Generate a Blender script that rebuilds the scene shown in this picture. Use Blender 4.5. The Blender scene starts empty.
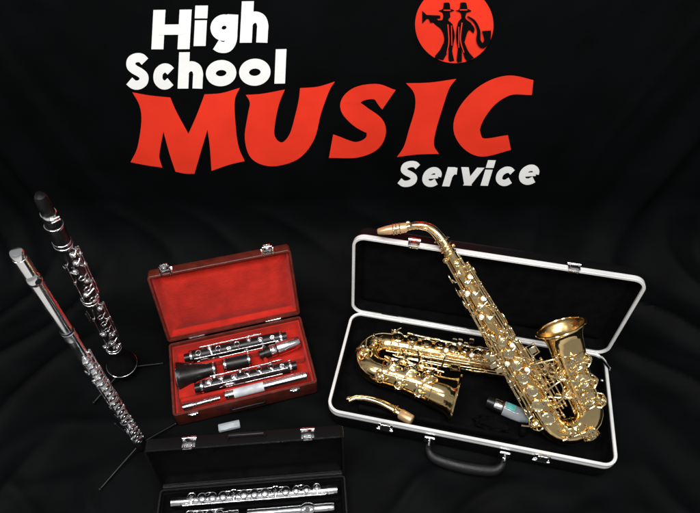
import bpy, bmesh, math, random
from mathutils import Vector as V, Matrix, noise
random.seed(7)
S = bpy.context.scene
COL = S.collection
rad = math.radians
S.view_settings.view_transform = 'Standard'
S.view_settings.look = 'None'
S.view_settings.exposure = 0

# ------------------------------------------------------------------ camera
PITCH = rad(48); CAMZ = 1.15; F = 560.0
cd = bpy.data.cameras.new("camera"); cam = bpy.data.objects.new("camera", cd)
COL.objects.link(cam); S.camera = cam
cam.location = (0, 0, CAMZ); cam.rotation_euler = (rad(90) - PITCH, 0, 0)
cd.sensor_width = 36; cd.lens = F / 700 * 36; cd.clip_start = 0.02; cd.clip_end = 50

def ray(px, py):
    u = (px - 350) / F; v = (py - 256.5) / F
    f = V((0, math.cos(PITCH), -math.sin(PITCH))); up = V((0, math.sin(PITCH), math.cos(PITCH)))
    return f + u * V((1, 0, 0)) - v * up
def on_z(px, py, z):
    r = ray(px, py); return V((0, 0, CAMZ)) + r * ((z - CAMZ) / r.z)
WALL = 1.05
def on_wall(px, py):
    r = ray(px, py); return V((0, 0, CAMZ)) + r * (WALL / r.y)

# ------------------------------------------------------------------ materials
def mat(name, col, metal=0, rough=0.5, var=0.0, vscale=20, bump=0.0, bscale=200, sheen=0, coat=0, alpha=1, trans=0, rvar=0.0, spec=0.5, bdist=0.001, crease=0.0):
    m = bpy.data.materials.new(name); m.use_nodes = True
    nt = m.node_tree; b = nt.nodes['Principled BSDF']
    b.inputs['Base Color'].default_value = (*col, 1)
    b.inputs['Metallic'].default_value = metal
    b.inputs['Roughness'].default_value = rough
    b.inputs['Specular IOR Level'].default_value = spec
    b.inputs['Sheen Weight'].default_value = sheen
    b.inputs['Coat Weight'].default_value = coat
    b.inputs['Alpha'].default_value = alpha
    b.inputs['Transmission Weight'].default_value = trans
    tc = nt.nodes.new('ShaderNodeTexCoord')
    def nz(sc, det=4):
        n = nt.nodes.new('ShaderNodeTexNoise'); n.inputs['Scale'].default_value = sc; n.inputs['Detail'].default_value = det
        nt.links.new(tc.outputs['Object'], n.inputs['Vector']); return n
    if var > 0:
        n = nz(vscale); r = nt.nodes.new('ShaderNodeValToRGB')
        r.color_ramp.elements[0].position = 0.3; r.color_ramp.elements[1].position = 0.7
        r.color_ramp.elements[0].color = (*[c * (1 - var) for c in col], 1)
        r.color_ramp.elements[1].color = (*[min(1, c * (1 + var)) for c in col], 1)
        nt.links.new(n.outputs['Fac'], r.inputs['Fac']); nt.links.new(r.outputs['Color'], b.inputs['Base Color'])
    if rvar > 0:
        n = nz(35, 6); mr = nt.nodes.new('ShaderNodeMapRange')
        mr.inputs['From Min'].default_value = 0.3; mr.inputs['From Max'].default_value = 0.7
        mr.inputs['To Min'].default_value = max(0.02, rough - rvar); mr.inputs['To Max'].default_value = rough + rvar
        nt.links.new(n.outputs['Fac'], mr.inputs['Value']); nt.links.new(mr.outputs['Result'], b.inputs['Roughness'])
    if bump > 0:
        n = nz(bscale, 3); bp = nt.nodes.new('ShaderNodeBump'); bp.inputs['Strength'].default_value = bump
        bp.inputs['Distance'].default_value = bdist
        nt.links.new(n.outputs['Fac'], bp.inputs['Height']); nt.links.new(bp.outputs['Normal'], b.inputs['Normal'])
        if crease > 0:
            n2 = nt.nodes.new('ShaderNodeTexNoise'); n2.noise_type = 'RIDGED_MULTIFRACTAL'
            n2.inputs['Scale'].default_value = 8; n2.inputs['Detail'].default_value = 4; n2.inputs['Distortion'].default_value = 0.8
            nt.links.new(tc.outputs['Object'], n2.inputs['Vector'])
            b2 = nt.nodes.new('ShaderNodeBump'); b2.inputs['Strength'].default_value = crease; b2.inputs['Distance'].default_value = 0.006
            nt.links.new(n2.outputs['Fac'], b2.inputs['Height']); nt.links.new(bp.outputs['Normal'], b2.inputs['Normal']); nt.links.new(b2.outputs['Normal'], b.inputs['Normal'])
    return m
GOLD = mat('lacquered_brass', (0.92, 0.67, 0.32), 1, 0.14, var=0.08, vscale=30, rvar=0.07)
GOLD2 = mat('pale_brass_keys', (0.97, 0.79, 0.47), 1, 0.13, rvar=0.06)
BORE = mat('inner_brass', (0.66, 0.46, 0.20), 1, 0.30, rvar=0.1)
SILVER = mat('silver_plate', (0.94, 0.94, 0.96), 1, 0.16, var=0.05, rvar=0.08)
CHROME = mat('chrome', (0.90, 0.90, 0.92), 1, 0.15, rvar=0.06)
PEARL = mat('pearl', (0.85, 0.83, 0.78), 0, 0.2, var=0.1, vscale=200, coat=0.5)
EBONY = mat('black_wood', (0.006, 0.0055, 0.0055), 0, 0.32, var=0.3, vscale=60, rvar=0.1, spec=.35)
PLASTIC = mat('black_plastic', (0.004, 0.004, 0.0045), 0, 0.40, bump=0.3, bscale=400, rvar=0.1, spec=0.25)
SHELL = mat('black_case_shell', (0.004, 0.004, 0.0045), 0, 0.42, bump=0.5, bscale=350, spec=0.18)
PLUSHB = mat('black_plush', (0.0025, 0.0025, 0.003), 0, 0.95, var=0.4, vscale=40, bump=0.6, bscale=500, spec=0.05)
PLUSHR = mat('red_plush', (0.44, 0.018, 0.010), 0, 0.9, var=0.20, vscale=30, bump=1.0, bscale=320, sheen=0.10, spec=0.10, bdist=0.0016)
MAROON = mat('maroon_leatherette', (0.10, 0.016, 0.010), 0, 0.38, var=0.35, vscale=50, bump=0.7, bscale=300, spec=0.4)
WHITE = mat('white_trim', (0.84, 0.84, 0.84), 0.25, 0.25, var=0.10, vscale=14, rvar=0.1, coat=0.3)
PAPER = mat('paper', (0.50, 0.52, 0.56), 0, 0.5, var=0.25, vscale=60)
BLACKCLOTH = mat('black_cloth', (0.0015, 0.0018, 0.0021), 0, 0.64, var=0.35, vscale=9, bump=0.35, bscale=700, spec=0.055, crease=0.40)
INKW = mat('white_print', (0.88, 0.88, 0.87), 0, 0.85, var=0.04, vscale=15, bump=0.3, bscale=700, spec=0.1)
INKR = mat('red_print', (0.80, 0.040, 0.018), 0, 0.85, var=0.08, vscale=12, bump=0.3, bscale=700, spec=0.05)
INKB = mat('black_print', (0.003, 0.003, 0.0035), 0, 0.9, bump=0.2, bscale=700, spec=0.05)
CORK = mat('tan_mouthpiece', (0.78, 0.50, 0.27), 0.6, 0.3, var=0.15, rvar=0.08)
CLEAR = mat('clear_plastic', (0.70, 0.78, 0.84), 0, 0.08, alpha=0.38, coat=1)
TEAL = mat('teal_label', (0.10, 0.45, 0.42), 0, 0.4, var=0.3, vscale=60)
FLOORM = mat('grey_floor', (0.42, 0.41, 0.40), 0, 0.6, var=0.15, vscale=6, bump=0.2, bscale=120)

# ------------------------------------------------------------------ mesh builder
class MB:
    def __init__(s): s.v = []; s.f = []
    def add(s, vs, fs):
        o = len(s.v); s.v += [V(p) for p in vs]; s.f += [tuple(i + o for i in f) for f in fs]
    def tube(s, pts, rads, seg=14, cap=True, closed=False, flat=1.0):
        pts = [V(p) for p in pts]; n = len(pts)
        if not hasattr(rads, '__len__'): rads = [rads] * n
        T = []
        for i in range(n):
            if closed: t = pts[(i + 1) % n] - pts[i - 1]
            else: t = pts[min(i + 1, n - 1)] - pts[max(i - 1, 0)]
            T.append(t.normalized())
        a = V((0, 0, 1)) if abs(T[0].z) < 0.9 else V((1, 0, 0))
        N = (a - T[0] * a.dot(T[0])).normalized()
        vs = []
        for i in range(n):
            if i: 
                N = T[i - 1].rotation_difference(T[i]) @ N
                N = (N - T[i] * N.dot(T[i])).normalized()
            B = T[i].cross(N)
            for k in range(seg):
                w = 2 * math.pi * k / seg
                vs.append(pts[i] + (N * math.cos(w) * flat + B * math.sin(w)) * rads[i])
        fs = []
        for i in range(n if closed else n - 1):
            j = (i + 1) % n
            for k in range(seg):
                l = (k + 1) % seg
                fs.append((i * seg + k, i * seg + l, j * seg + l, j * seg + k))
        if cap and not closed:
            fs.append(tuple(range(seg))[::-1]); fs.append(tuple((n - 1) * seg + k for k in range(seg)))
        s.add(vs, fs)
    def cyl(s, a, b, r, r2=None, seg=12): s.tube([a, b], [r, r if r2 is None else r2], seg)
    def lathe(s, prof, o, ax, seg=20):
        o = V(o); ax = V(ax).normalized()
        a = V((0, 0, 1)) if abs(ax.z) < 0.9 else V((1, 0, 0))
        N = (a - ax * a.dot(ax)).normalized(); B = ax.cross(N)
        vs = []; fs = []
        for r, h in prof:
            for k in range(seg):
                w = 2 * math.pi * k / seg
                vs.append(o + ax * h + (N * math.cos(w) + B * math.sin(w)) * max(r, 1e-5))
        for i in range(len(prof) - 1):
            for k in range(seg):
                l = (k + 1) % seg
                fs.append((i * seg + k, i * seg + l, (i + 1) * seg + l, (i + 1) * seg + k))
        fs.append(tuple(range(seg))[::-1]); fs.append(tuple((len(prof) - 1) * seg + k for k in range(seg)))
        s.add(vs, fs)
    def box(s, c, size, R=None, bev=0.0, bs=2):
        bm = bmesh.new(); bmesh.ops.create_cube(bm, size=1)
        bmesh.ops.scale(bm, vec=V(size), verts=bm.verts)
        if bev > 0: bmesh.ops.bevel(bm, geom=bm.edges[:], offset=bev, segments=bs, profile=0.5, affect='EDGES')
        M = Matrix.Translation(V(c)) @ (R.to_4x4() if R is not None else Matrix())
        bm.verts.index_update()
        s.add([M @ v.co for v in bm.verts], [tuple(v.index for v in f.verts) for f in bm.faces]); bm.free()
    def ball(s, c, r, sc=(1, 1, 1), R=None, u=14, w=9):
        vs = []; fs = []
        for i in range(1, w):
            th = math.pi * i / w
            for k in range(u):
                ph = 2 * math.pi * k / u
                p = V((math.sin(th) * math.cos(ph) * sc[0], math.sin(th) * math.sin(ph) * sc[1], math.cos(th) * sc[2])) * r
                vs.append(p)
        vs += [V((0, 0, r * sc[2])), V((0, 0, -r * sc[2]))]
        for i in range(w - 2):
            for k in range(u):
                l = (k + 1) % u; fs.append((i * u + k, (i + 1) * u + k, (i + 1) * u + l, i * u + l))
        for k in range(u):
            l = (k + 1) % u; fs.append((k, l, len(vs) - 2)); fs.append(((w - 2) * u + l, (w - 2) * u + k, len(vs) - 1))
        if R is not None: vs = [R @ p for p in vs]
        s.add([V(c) + p for p in vs], fs)
    def ring(s, c, ax, R, r, seg=24, m=8):
        c = V(c); ax = V(ax).normalized(); a = V((0, 0, 1)) if abs(ax.z) < 0.9 else V((1, 0, 0))
        N = (a - ax * a.dot(ax)).normalized(); B = ax.cross(N)
        s.tube([c + (N * math.cos(2 * math.pi * k / seg) + B * math.sin(2 * math.pi * k / seg)) * R for k in range(seg)], r, m, closed=True)
    def chain(s, loops, cap0=True, cap1=True, closed=False):
        n = len(loops[0]); vs = [p for l in loops for p in l]; fs = []
        L = len(loops)
        for i in range(L if closed else L - 1):
            j = (i + 1) % L
            for k in range(n):
                l = (k + 1) % n; fs.append((i * n + k, i * n + l, j * n + l, j * n + k))
        if not closed:
            if cap0: fs.append(tuple(range(n))[::-1])
            if cap1: fs.append(tuple((L - 1) * n + k for k in range(n)))
        s.add(vs, fs)
    def build(s, name, m, parent=None, M=None, ang=38, recalc=True, smooth=True):
        me = bpy.data.meshes.new(name); me.from_pydata([tuple(p) for p in s.v], [], s.f); me.update()
        if recalc:
            bm = bmesh.new(); bm.from_mesh(me); bmesh.ops.recalc_face_normals(bm, faces=bm.faces[:]); bm.to_mesh(me); bm.free()
        for p in me.polygons: p.use_smooth = smooth
        if smooth: me.set_sharp_from_angle(angle=rad(ang))
        me.materials.append(m)
        ob = bpy.data.objects.new(name, me); COL.objects.link(ob)
        if parent: ob.parent = parent
        if M is not None: ob.matrix_local = M
        return ob

def thing(name, label, category, M=None, group=None):
    e = bpy.data.objects.new(name, None); e.empty_display_size = 0.03; COL.objects.link(e)
    if M is not None: e.matrix_world = M
    e["label"] = label; e["category"] = category
    if group: e["group"] = group
    return e
def frame(p0, yd, zh):
    y = V(yd).normalized(); x = y.cross(V(zh)).normalized(); z = x.cross(y)
    M = Matrix((x, y, z)).transposed().to_4x4(); M.translation = V(p0); return M
def smooth_path(P, n=8, closed=False):
    P = [V(p) for p in P]; out = []
    Q = [P[-1]] + P + [P[0], P[1]] if closed else [P[0] * 2 - P[1]] + P + [P[-1] * 2 - P[-2]]
    for i in range(1, len(Q) - 2):
        for k in range(n):
            t = k / n; a, b, c, d = Q[i - 1], Q[i], Q[i + 1], Q[i + 2]
            out.append(0.5 * ((2 * b) + (c - a) * t + (2 * a - 5 * b + 4 * c - d) * t * t + (3 * b - a - 3 * c + d) * t ** 3))
    if not closed: out.append(P[-1])
    return out
def lerp_list(L, n):
    out = []
    for i in range(len(L) - 1):
        for k in range(n): out.append(L[i] + (L[i + 1] - L[i]) * k / n)
    out.append(L[-1]); return out
def sstep(a, b, x):
    t = max(0, min(1, (x - a) / (b - a))); return t * t * (3 - 2 * t)

# ------------------------------------------------------------------ cloth setting: one sweep of black cloth
ARC_R = 0.20; YA = WALL - ARC_R; ARC_L = ARC_R * math.pi / 2
def fold(t): 
    s = math.sin(t); return (1 - abs(s)) ** 2
def wall_d(x, z):
    side = sstep(0.46, 0.80, abs(x + 0.02))
    y = 0.004 * math.sin(x * 7 + z * 3 + 0.5) + 0.006 * noise.noise(V((x * 2.2, z * 2.0, 3.1)))
    y += 0.0022 * math.sin(x * 31 + 2.5 * noise.noise(V((x * 2, z * 2, 0))) + z * 6) * (0.4 + noise.noise(V((x * 3, z, 8))) )
    lean = (x * 20 + (z - 0.3) * (4 if x < 0 else -4) + 1.8 * noise.noise(V((x * 2.5, z * 1.5, 9))))
    y -= side * (0.022 * fold(lean) - 0.01 + 0.005 * math.sin(lean * 3.3 + 1) + 0.010 * noise.noise(V((x * 6, z * 3, 5))))
    return y
def wall_y(x, z): return WALL + wall_d(x, z)
def floor_d(x, y):
    z = -0.0035 + 0.005 * noise.noise(V((x * 7, y * 7, 1.0)))
    w = noise.noise(V((x * 5 + y * 3, y * 9 - x * 2, 4.0)))
    z += 0.004 * (1 - abs(w) * 3) if abs(w) < 0.33 else 0
    z = min(z, 0.0015)
    n2 = noise.noise(V((x * 2.5, y * 2.5, 7)))
    rt = sstep(0.58, 0.68, x); lf = sstep(0.58, 0.70, -x)
    z += rt * (0.020 * fold(x * 17 + y * 10 + 2.5 * n2) + 0.005 * math.sin(x * 37 + y * 26 + 4 * n2))
    z += lf * (0.016 * fold(x * 17 - y * 12 + 2.5 * n2) + 0.004 * math.sin(x * 37 + 4 * n2))
    g = sstep(0.45, 0.38, y - .22 * (.3 - x)) * sstep(0.03, 0.12, x) * (1 - rt)
    z += g * (0.014 * fold(x * 13 - y * 20 + 2.5 * noise.noise(V((x * 4, y * 4, 1)))) + .003 * math.sin(x * 40 + y * 20))
    g2 = sstep(.46, .38, y) * sstep(-.43, -.50, x)
    z += g2 * 0.012 * fold(x * 18 + y * 14 + 3 * noise.noise(V((x * 4, y * 4, 3))))
    return z
def sheet(x, s):
    if s <= 0: base = V((x, YA + s, 0)); n = V((0, 0, 1)); w = 0
    elif s < ARC_L:
        a = s / ARC_R; base = V((x, YA + ARC_R * math.sin(a), ARC_R - ARC_R * math.cos(a))); n = V((0, -math.sin(a), math.cos(a))); w = sstep(0, ARC_L, s)
    else: base = V((x, WALL, ARC_R + s - ARC_L)); n = V((0, -1, 0)); w = 1
    d = floor_d(x, base.y) * (1 - w) - wall_d(x, base.z) * w
    mid = sstep(-.02, .1, s) * (1 - sstep(ARC_L - .06, ARC_L + .0, s))
    d += mid * (0.007 * fold(x * 15 + s * 9 + 2 * noise.noise(V((x * 2, s * 4, 2)))) + .004 * noise.noise(V((x * 9, s * 9, 6))))
    return base + n * d
def grid(name, xs, ys, fn, m):
    mb = MB(); nx = len(xs)
    vs = [fn(x, y) for y in ys for x in xs]; fs = []
    for j in range(len(ys) - 1):
        for i in range(nx - 1): fs.append((j * nx + i, j * nx + i + 1, (j + 1) * nx + i + 1, (j + 1) * nx + i))
    mb.add(vs, fs); return mb.build(name, m, recalc=False, ang=180)
def rng(a, b, st):
    n = int(round((b - a) / st)); return [a + (b - a) * i / n for i in range(n + 1)]
fl = grid('ground', rng(-1.7, 1.7, 0.01), rng(.14 - YA, 0, 0.01), sheet, BLACKCLOTH)
fl["kind"] = "structure"; fl["label"] = "black cloth spread in wrinkles over the ground"
g0 = grid('floor', rng(-3, 3, .5), rng(-3, 1.5, .5), lambda x, y: V((x, y, -.03)), FLOORM)
g0["kind"] = "structure"; g0["label"] = "plain grey room floor under the cloth"
banner = grid('banner', rng(-1.7, 1.7, 0.01), rng(0.0, 1.30, 0.01), sheet, BLACKCLOTH)
banner["label"] = "black hanging cloth banner printed with white and red lettering"; banner["category"] = "banner"

# ------------------------------------------------------------------ printed lettering
def project_print(bms, name, m, off, label=None):
    """bm verts hold (x,z) wall coordinates in x,y; each piece of ink lies on the cloth"""
    if not isinstance(bms, list): bms = [bms]
    out = bmesh.new(); st = 0.02
    for bi, bm in enumerate(bms):
        bmesh.ops.triangulate(bm, faces=bm.faces[:])
        for ax in (0, 1):
            lo = min(v.co[ax] for v in bm.verts); hi = max(v.co[ax] for v in bm.verts)
            k = math.ceil(lo / st)
            while k * st < hi:
                co = V((0, 0, 0)); co[ax] = k * st + 0.0001; no = V((0, 0, 0)); no[ax] = 1
                bmesh.ops.bisect_plane(bm, geom=bm.verts[:] + bm.edges[:] + bm.faces[:], plane_co=co, plane_no=no)
                k += 1
        for v in bm.verts:
            x, z = v.co.x, v.co.y; v.co = V((x, wall_y(x, z) - off - 0.00025 * (bi % 5), z))
        bmesh.ops.recalc_face_normals(bm, faces=bm.faces[:]); bm.normal_update()
        for f in bm.faces:
            if f.normal.y > 0: f.normal_flip()
            f.smooth = True
        t = bpy.data.meshes.new('t'); bm.to_mesh(t); bm.free(); out.from_mesh(t); bpy.data.meshes.remove(t)
    me = bpy.data.meshes.new(name); out.to_mesh(me); out.free(); me.materials.append(m)
    ob = bpy.data.objects.new(name, me); COL.objects.link(ob); ob.parent = banner
    if label: ob["label"] = label
    return ob
def w2(p):
    q = on_wall(*p); return V((q.x, q.z, 0))
def poly(pts):
    bm = bmesh.new(); bm.faces.new([bm.verts.new(w2(p)) for p in pts]); return bm
def outline(segs, n=5):
    pts = []
    for i, run in enumerate(segs):
        end = segs[(i + 1) % len(segs)][0]
        R = [V((a, b, 0)) for a, b in run + [end]]
        P = smooth_path(R, n) if len(R) > 2 else R
        pts += [(p.x, p.y) for p in P[:-1]]
    return poly(pts)
def ribbon(pts, widths, n=8, endcut=None, closed=False, smooth=True):
    bm = bmesh.new()
    P0_ = [V((p[0], p[1], 0)) for p in pts]
    if smooth: P = smooth_path(P0_, n, closed)
    else: P = P0_
    if not hasattr(widths, '__len__'): W = [widths] * len(P)
    elif smooth: W = [v.x for v in smooth_path([V((w_, 0, 0)) for w_ in widths], n)]
    else: W = list(widths)
    A = []; N = len(P)
    for i, p in enumerate(P):
        if closed: t = (P[(i + 1) % N] - P[i - 1]).normalized()
        else: t = (P[min(i + 1, N - 1)] - P[max(i - 1, 0)]).normalized()
        if endcut and i == 0 and endcut[0]: t = V((*endcut[0], 0)).normalized()
        if endcut and i == N - 1 and endcut[1]: t = V((*endcut[1], 0)).normalized()
        nn = V((-t.y, t.x, 0)) * W[i] / 2
        A.append((bm.verts.new(w2((p + nn)[:2])), bm.verts.new(w2((p - nn)[:2]))))
    for i in range(N if closed else N - 1): bm.faces.new((A[i][0], A[(i + 1) % N][0], A[(i + 1) % N][1], A[i][1]))
    return bm
ELL = [(.5 + .5 * math.cos(a * math.pi / 8), .5 + .5 * math.sin(a * math.pi / 8)) for a in range(16)]
GL = {'H': [([(0, 0), (0, 1)], 's'), ([(1, 0), (1, 1)], 's'), ([(0, .5), (1, .5)], 'b')],
      'i': [([(.5, .52), (.5, 1)], 's'), ([(.5, 0), (.5, .001)], 'd')],
      'l': [([(.5, 0), (.5, 1)], 's')],
      'h': [([(0, 0), (0, 1)], 's'), ([(0, .58), (.18, .42), (.5, .34), (.85, .42), (1, .62), (1, .8), (1, 1)], 'c')],
      'g': [([(p[0], p[1] * .56) for p in ELL], 'o'), ([(1, .0), (1, .35), (.98, .75), (.75, .98), (.35, 1), (.05, .9)], 'c')],
      'o': [(ELL, 'o')],
      'c': [([(.96, .20), (.70, .02), (.38, .02), (.10, .22), (.02, .50), (.10, .78), (.38, .98), (.70, .98), (.97, .80)], 'c')],
      'S': [([(.97, .14), (.72, .01), (.38, .0), (.10, .10), (.08, .30), (.30, .43), (.65, .54), (.92, .68), (.92, .88), (.66, 1.0), (.32, 1.0), (.0, .86)], 'c')],
      'e': [([(.06, .52), (.97, .46)], 'e'), ([(.97, .47), (.92, .20), (.66, .01), (.34, .03), (.08, .25), (.02, .54), (.12, .82), (.38, .99), (.68, .99), (.95, .84)], 'c')],
      'r': [([(.0, .0), (.0, 1)], 's'), ([(.0, .42), (.2, .16), (.55, .02), (1, .04)], 'c')],
      'v': [([(.0, .0), (.43, 1)], 's'), ([(1, .0), (.57, 1)], 's')]}
def word(spec, wid, name_label, shear=0.0, k=1.0, ox=0):
    out = []
    for ch, x0, x1, y0, y1 in spec:
        x0 = ox + (x0 - ox) * k; x1 = ox + (x1 - ox) * k
        cy = (y0 + y1) / 2; w = wid; ww = min(w, x1 - x0)
        for pts, kd in GL[ch]:
            wd = w * {'s': 1.0, 'd': 1.05, 'b': .85, 'c': .93 if ch not in 'ecS' else .86, 'o': .93, 'e': .52}[kd]
            P = [[x0 + ww / 2 + a * (x1 - x0 - ww), y0 + wd / 2 + b * (y1 - y0 - wd)] for a, b in pts]
            if kd in 'sd':
                d = V((P[1][0] - P[0][0], P[1][1] - P[0][1])).normalized() * wd / 2
                P = [[P[0][0] - d.x, P[0][1] - d.y], [P[1][0] + d.x, P[1][1] + d.y]]
            if kd == 'c' and ch == 'h': P[-1][1] += wd / 2
            if kd == 'c' and ch == 'g': P[0][1] -= wd / 2
            P = [(p[0] + (cy - p[1]) * shear, p[1]) for p in P]
            if kd in 'sd': 
                bm = bmesh.new()
                q = [(P[0][0] - wd / 2, P[0][1]), (P[0][0] + wd / 2, P[0][1]), (P[1][0] + wd / 2, P[1][1]), (P[1][0] - wd / 2, P[1][1])]
                bm.faces.new([bm.verts.new(w2(p)) for p in q]); out.append(bm)
            elif kd in 'be': out.append(ribbon(P, [wd, wd], smooth=False))
            else: out.append(ribbon(P, wd, closed=(kd == 'o')))
    return project_print(out, 'printed_word', INKW, 0.0015, name_label)
word([('H', 153, 191, 9, 48), ('i', 195, 207, 5, 45), ('g', 210, 238, 14, 52), ('h', 241, 269, 1, 42)], 12.0, "white printed word High", shear=.05)
word([('S', 125, 151, 52, 88), ('c', 153, 177, 62, 88), ('h', 179, 204, 51, 87), ('o', 206, 237, 59, 85), ('o', 239, 271, 58, 85), ('l', 275, 286, 49, 83)], 10.6, "white printed word School", shear=.04)
word([('S', 398, 420, 162, 188), ('e', 422, 442, 167.5, 187.5), ('r', 445, 459, 167, 186.5), ('v', 460, 480, 166.5, 185.5), ('i', 484, 491.5, 159, 184.8), ('c', 495, 515, 165, 184.5), ('e', 518, 539, 163, 183)], 7.4, "white slanted printed word Service", shear=.30)
big = [outline([[(133, 91), (150, 94)], [(171, 96), (177, 110)], [(189, 132), (197, 114)], [(205, 93), (222, 92)], [(240, 87), (235, 100), (236, 126), (239, 146)], [(245, 160), (230, 163)], [(212, 169), (211, 154), (210, 142)], [(208, 128), (202, 148)], [(195, 172), (186, 172)], [(176, 170), (170, 152)], [(164, 130), (161, 146), (160, 156)], [(163, 166), (148, 164)], [(131, 161), (138, 146), (142, 120), (140, 104)]]),
       outline([[(246, 94), (262, 93)], [(285, 89), (279, 104), (275, 124), (275, 136), (282, 142), (290, 133), (296, 112), (299, 98)], [(300, 88), (318, 87)], [(335, 82), (329, 92), (321, 114), (314, 140), (298, 159), (272, 166), (252, 158), (245, 138), (248, 114), (250, 102)]]),
       ribbon([(389, 100), (376, 92), (358, 95), (350, 106), (360, 117), (375, 128), (373, 143), (356, 151), (331, 147)], [24, 16, 16, 20, 23, 21, 17, 16, 24]),
       outline([[(406, 83), (430, 82)], [(456, 78), (449, 88), (443, 106), (436, 130), (434, 145)], [(439, 154), (418, 155)], [(397, 158), (404, 147), (409, 130), (415, 108), (414, 93)]]),
       ribbon([(532, 86), (508, 84), (487, 94), (471, 113), (467, 131), (480, 146), (509, 141)], [15, 20, 24, 27, 26, 19, 15])]
project_print(big, 'printed_word', INKR, 0.0015, "large red printed word MUSIC")
emb = project_print(poly([(454 + 39 * math.cos(a * math.pi / 32), 24 + 38.5 * math.sin(a * math.pi / 32)) for a in range(64)]), 'emblem', INKR, 0.0015, "round red emblem with two black musician silhouettes")
def sil(bms, off, m=INKB, nm='silhouette'):
    o = project_print(bms, nm, m, off); o.parent = emb
sil([outline([[(438, 10), (442.5, 8)], [(443.5, 2), (449, 2)], [(450, 8), (454, 9.5)], [(449.5, 11.5), (450, 16), (448, 19)], [(452, 23), (454.5, 34), (453, 44), (452, 50)], [(454, 60), (448.5, 60)], [(448.5, 48), (446, 54)], [(443, 59.5), (434.5, 57)], [(440, 49), (444, 39), (441, 29), (435, 24)], [(431, 19), (433, 16)], [(438, 19.5), (442, 19)], [(443, 15), (442, 12)]], 3)], .0024)
sil([poly([(422, 10), (426.5, 14.2), (440, 14.6), (440, 17.6), (426.5, 18.2), (422, 23)]), poly([(428.5, 18), (437, 17.4), (435.5, 21.5), (430, 22)])], .0028)
sil([outline([[(454.8, 9.5), (459, 8)], [(460, 1.5), (465.5, 1.5)], [(467, 7.5), (471, 9.5)], [(466, 11.5), (465, 17)], [(470, 21), (474, 27)], [(473, 32), (468, 29)], [(464, 41), (468, 50)], [(473.5, 56.5), (466, 59.5)], [(461.5, 48), (461.5, 55)], [(461.5, 60.5), (456.5, 60.5)], [(457.5, 48), (455.6, 35), (457.5, 22)], [(461, 17), (460, 11.5)]], 3)], .0032)
sil([ribbon([(467, 15), (474, 20), (478, 29), (478, 39), (482, 44), (486.5, 39), (486, 29)], [1.6, 2.4, 3.2, 4.4, 5.2, 6.0, 9])], .0040)
sil([ribbon([(447.5, 23), (448.5, 40), (446.5, 52)], [1.1, 1.0, .8]), ribbon([(461.5, 21), (460, 38), (463.5, 51)], [1.1, 1.0, .8]), ribbon([(451, 24), (451.5, 44)], [.8, .8], smooth=False), ribbon([(458.3, 25), (458.3, 46)], [.8, .8], smooth=False), ribbon([(443.2, 8.6), (450.2, 8.6)], [1.1, 1.1], smooth=False), ribbon([(459.4, 8.4), (466.8, 8.2)], [1.1, 1.1], smooth=False)], .0046, INKR, 'red_line')

# ------------------------------------------------------------------ key hardware
def keycup(root, c, d, rc, m, arm_to=None, name='key', chim=0.005, parent=None):
    mb = MB(); c = V(c); d = V(d).normalized()
    mb.cyl(c - d * 0.003, c + d * chim, rc * 0.84, seg=18)
    mb.ring(c + d * chim, d, rc * 0.84, 0.0007, 18, 6)
    top = c + d * (chim + 0.0015)
    mb.lathe([(rc * .96, 0), (rc, 0.0006), (rc * .99, 0.0016), (rc * .90, 0.0024), (rc * .82, 0.0018), (rc * .6, 0.0026), (rc * .42, 0.0030), (rc * .38, 0.0040), (rc * .2, 0.0044), (0.0002, 0.0045)], top, d, 22)
    if arm_to is not None:
        a = top + d * 0.0036; b = V(arm_to)
        mb.tube([a, (a + b) / 2 + d * 0.001, b], [0.0021, 0.0015, 0.0022], 8, flat=0.6)
    return mb.build(name, m, root, ang=30)
def rod(root, a, b, m, posts, r=0.0015, axis_fn=None, name='key_rod'):
    mb = MB(); a = V(a); b = V(b); mb.cyl(a, b, r, seg=10)
    for t in posts:
        p = a.lerp(b, t); q = axis_fn(p)
        mb.cyl(q, p, 0.0013, 0.0013, 8); mb.ball(p, r * 1.8, u=10, w=7)
        mb.cyl(p + (b - a).normalized() * -0.006, p + (b - a).normalized() * 0.006, r * 1.45, seg=10)
    return mb.build(name, m, root)
def dirn(az): a = rad(az); return V((math.sin(a), 0, math.cos(a)))

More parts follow.
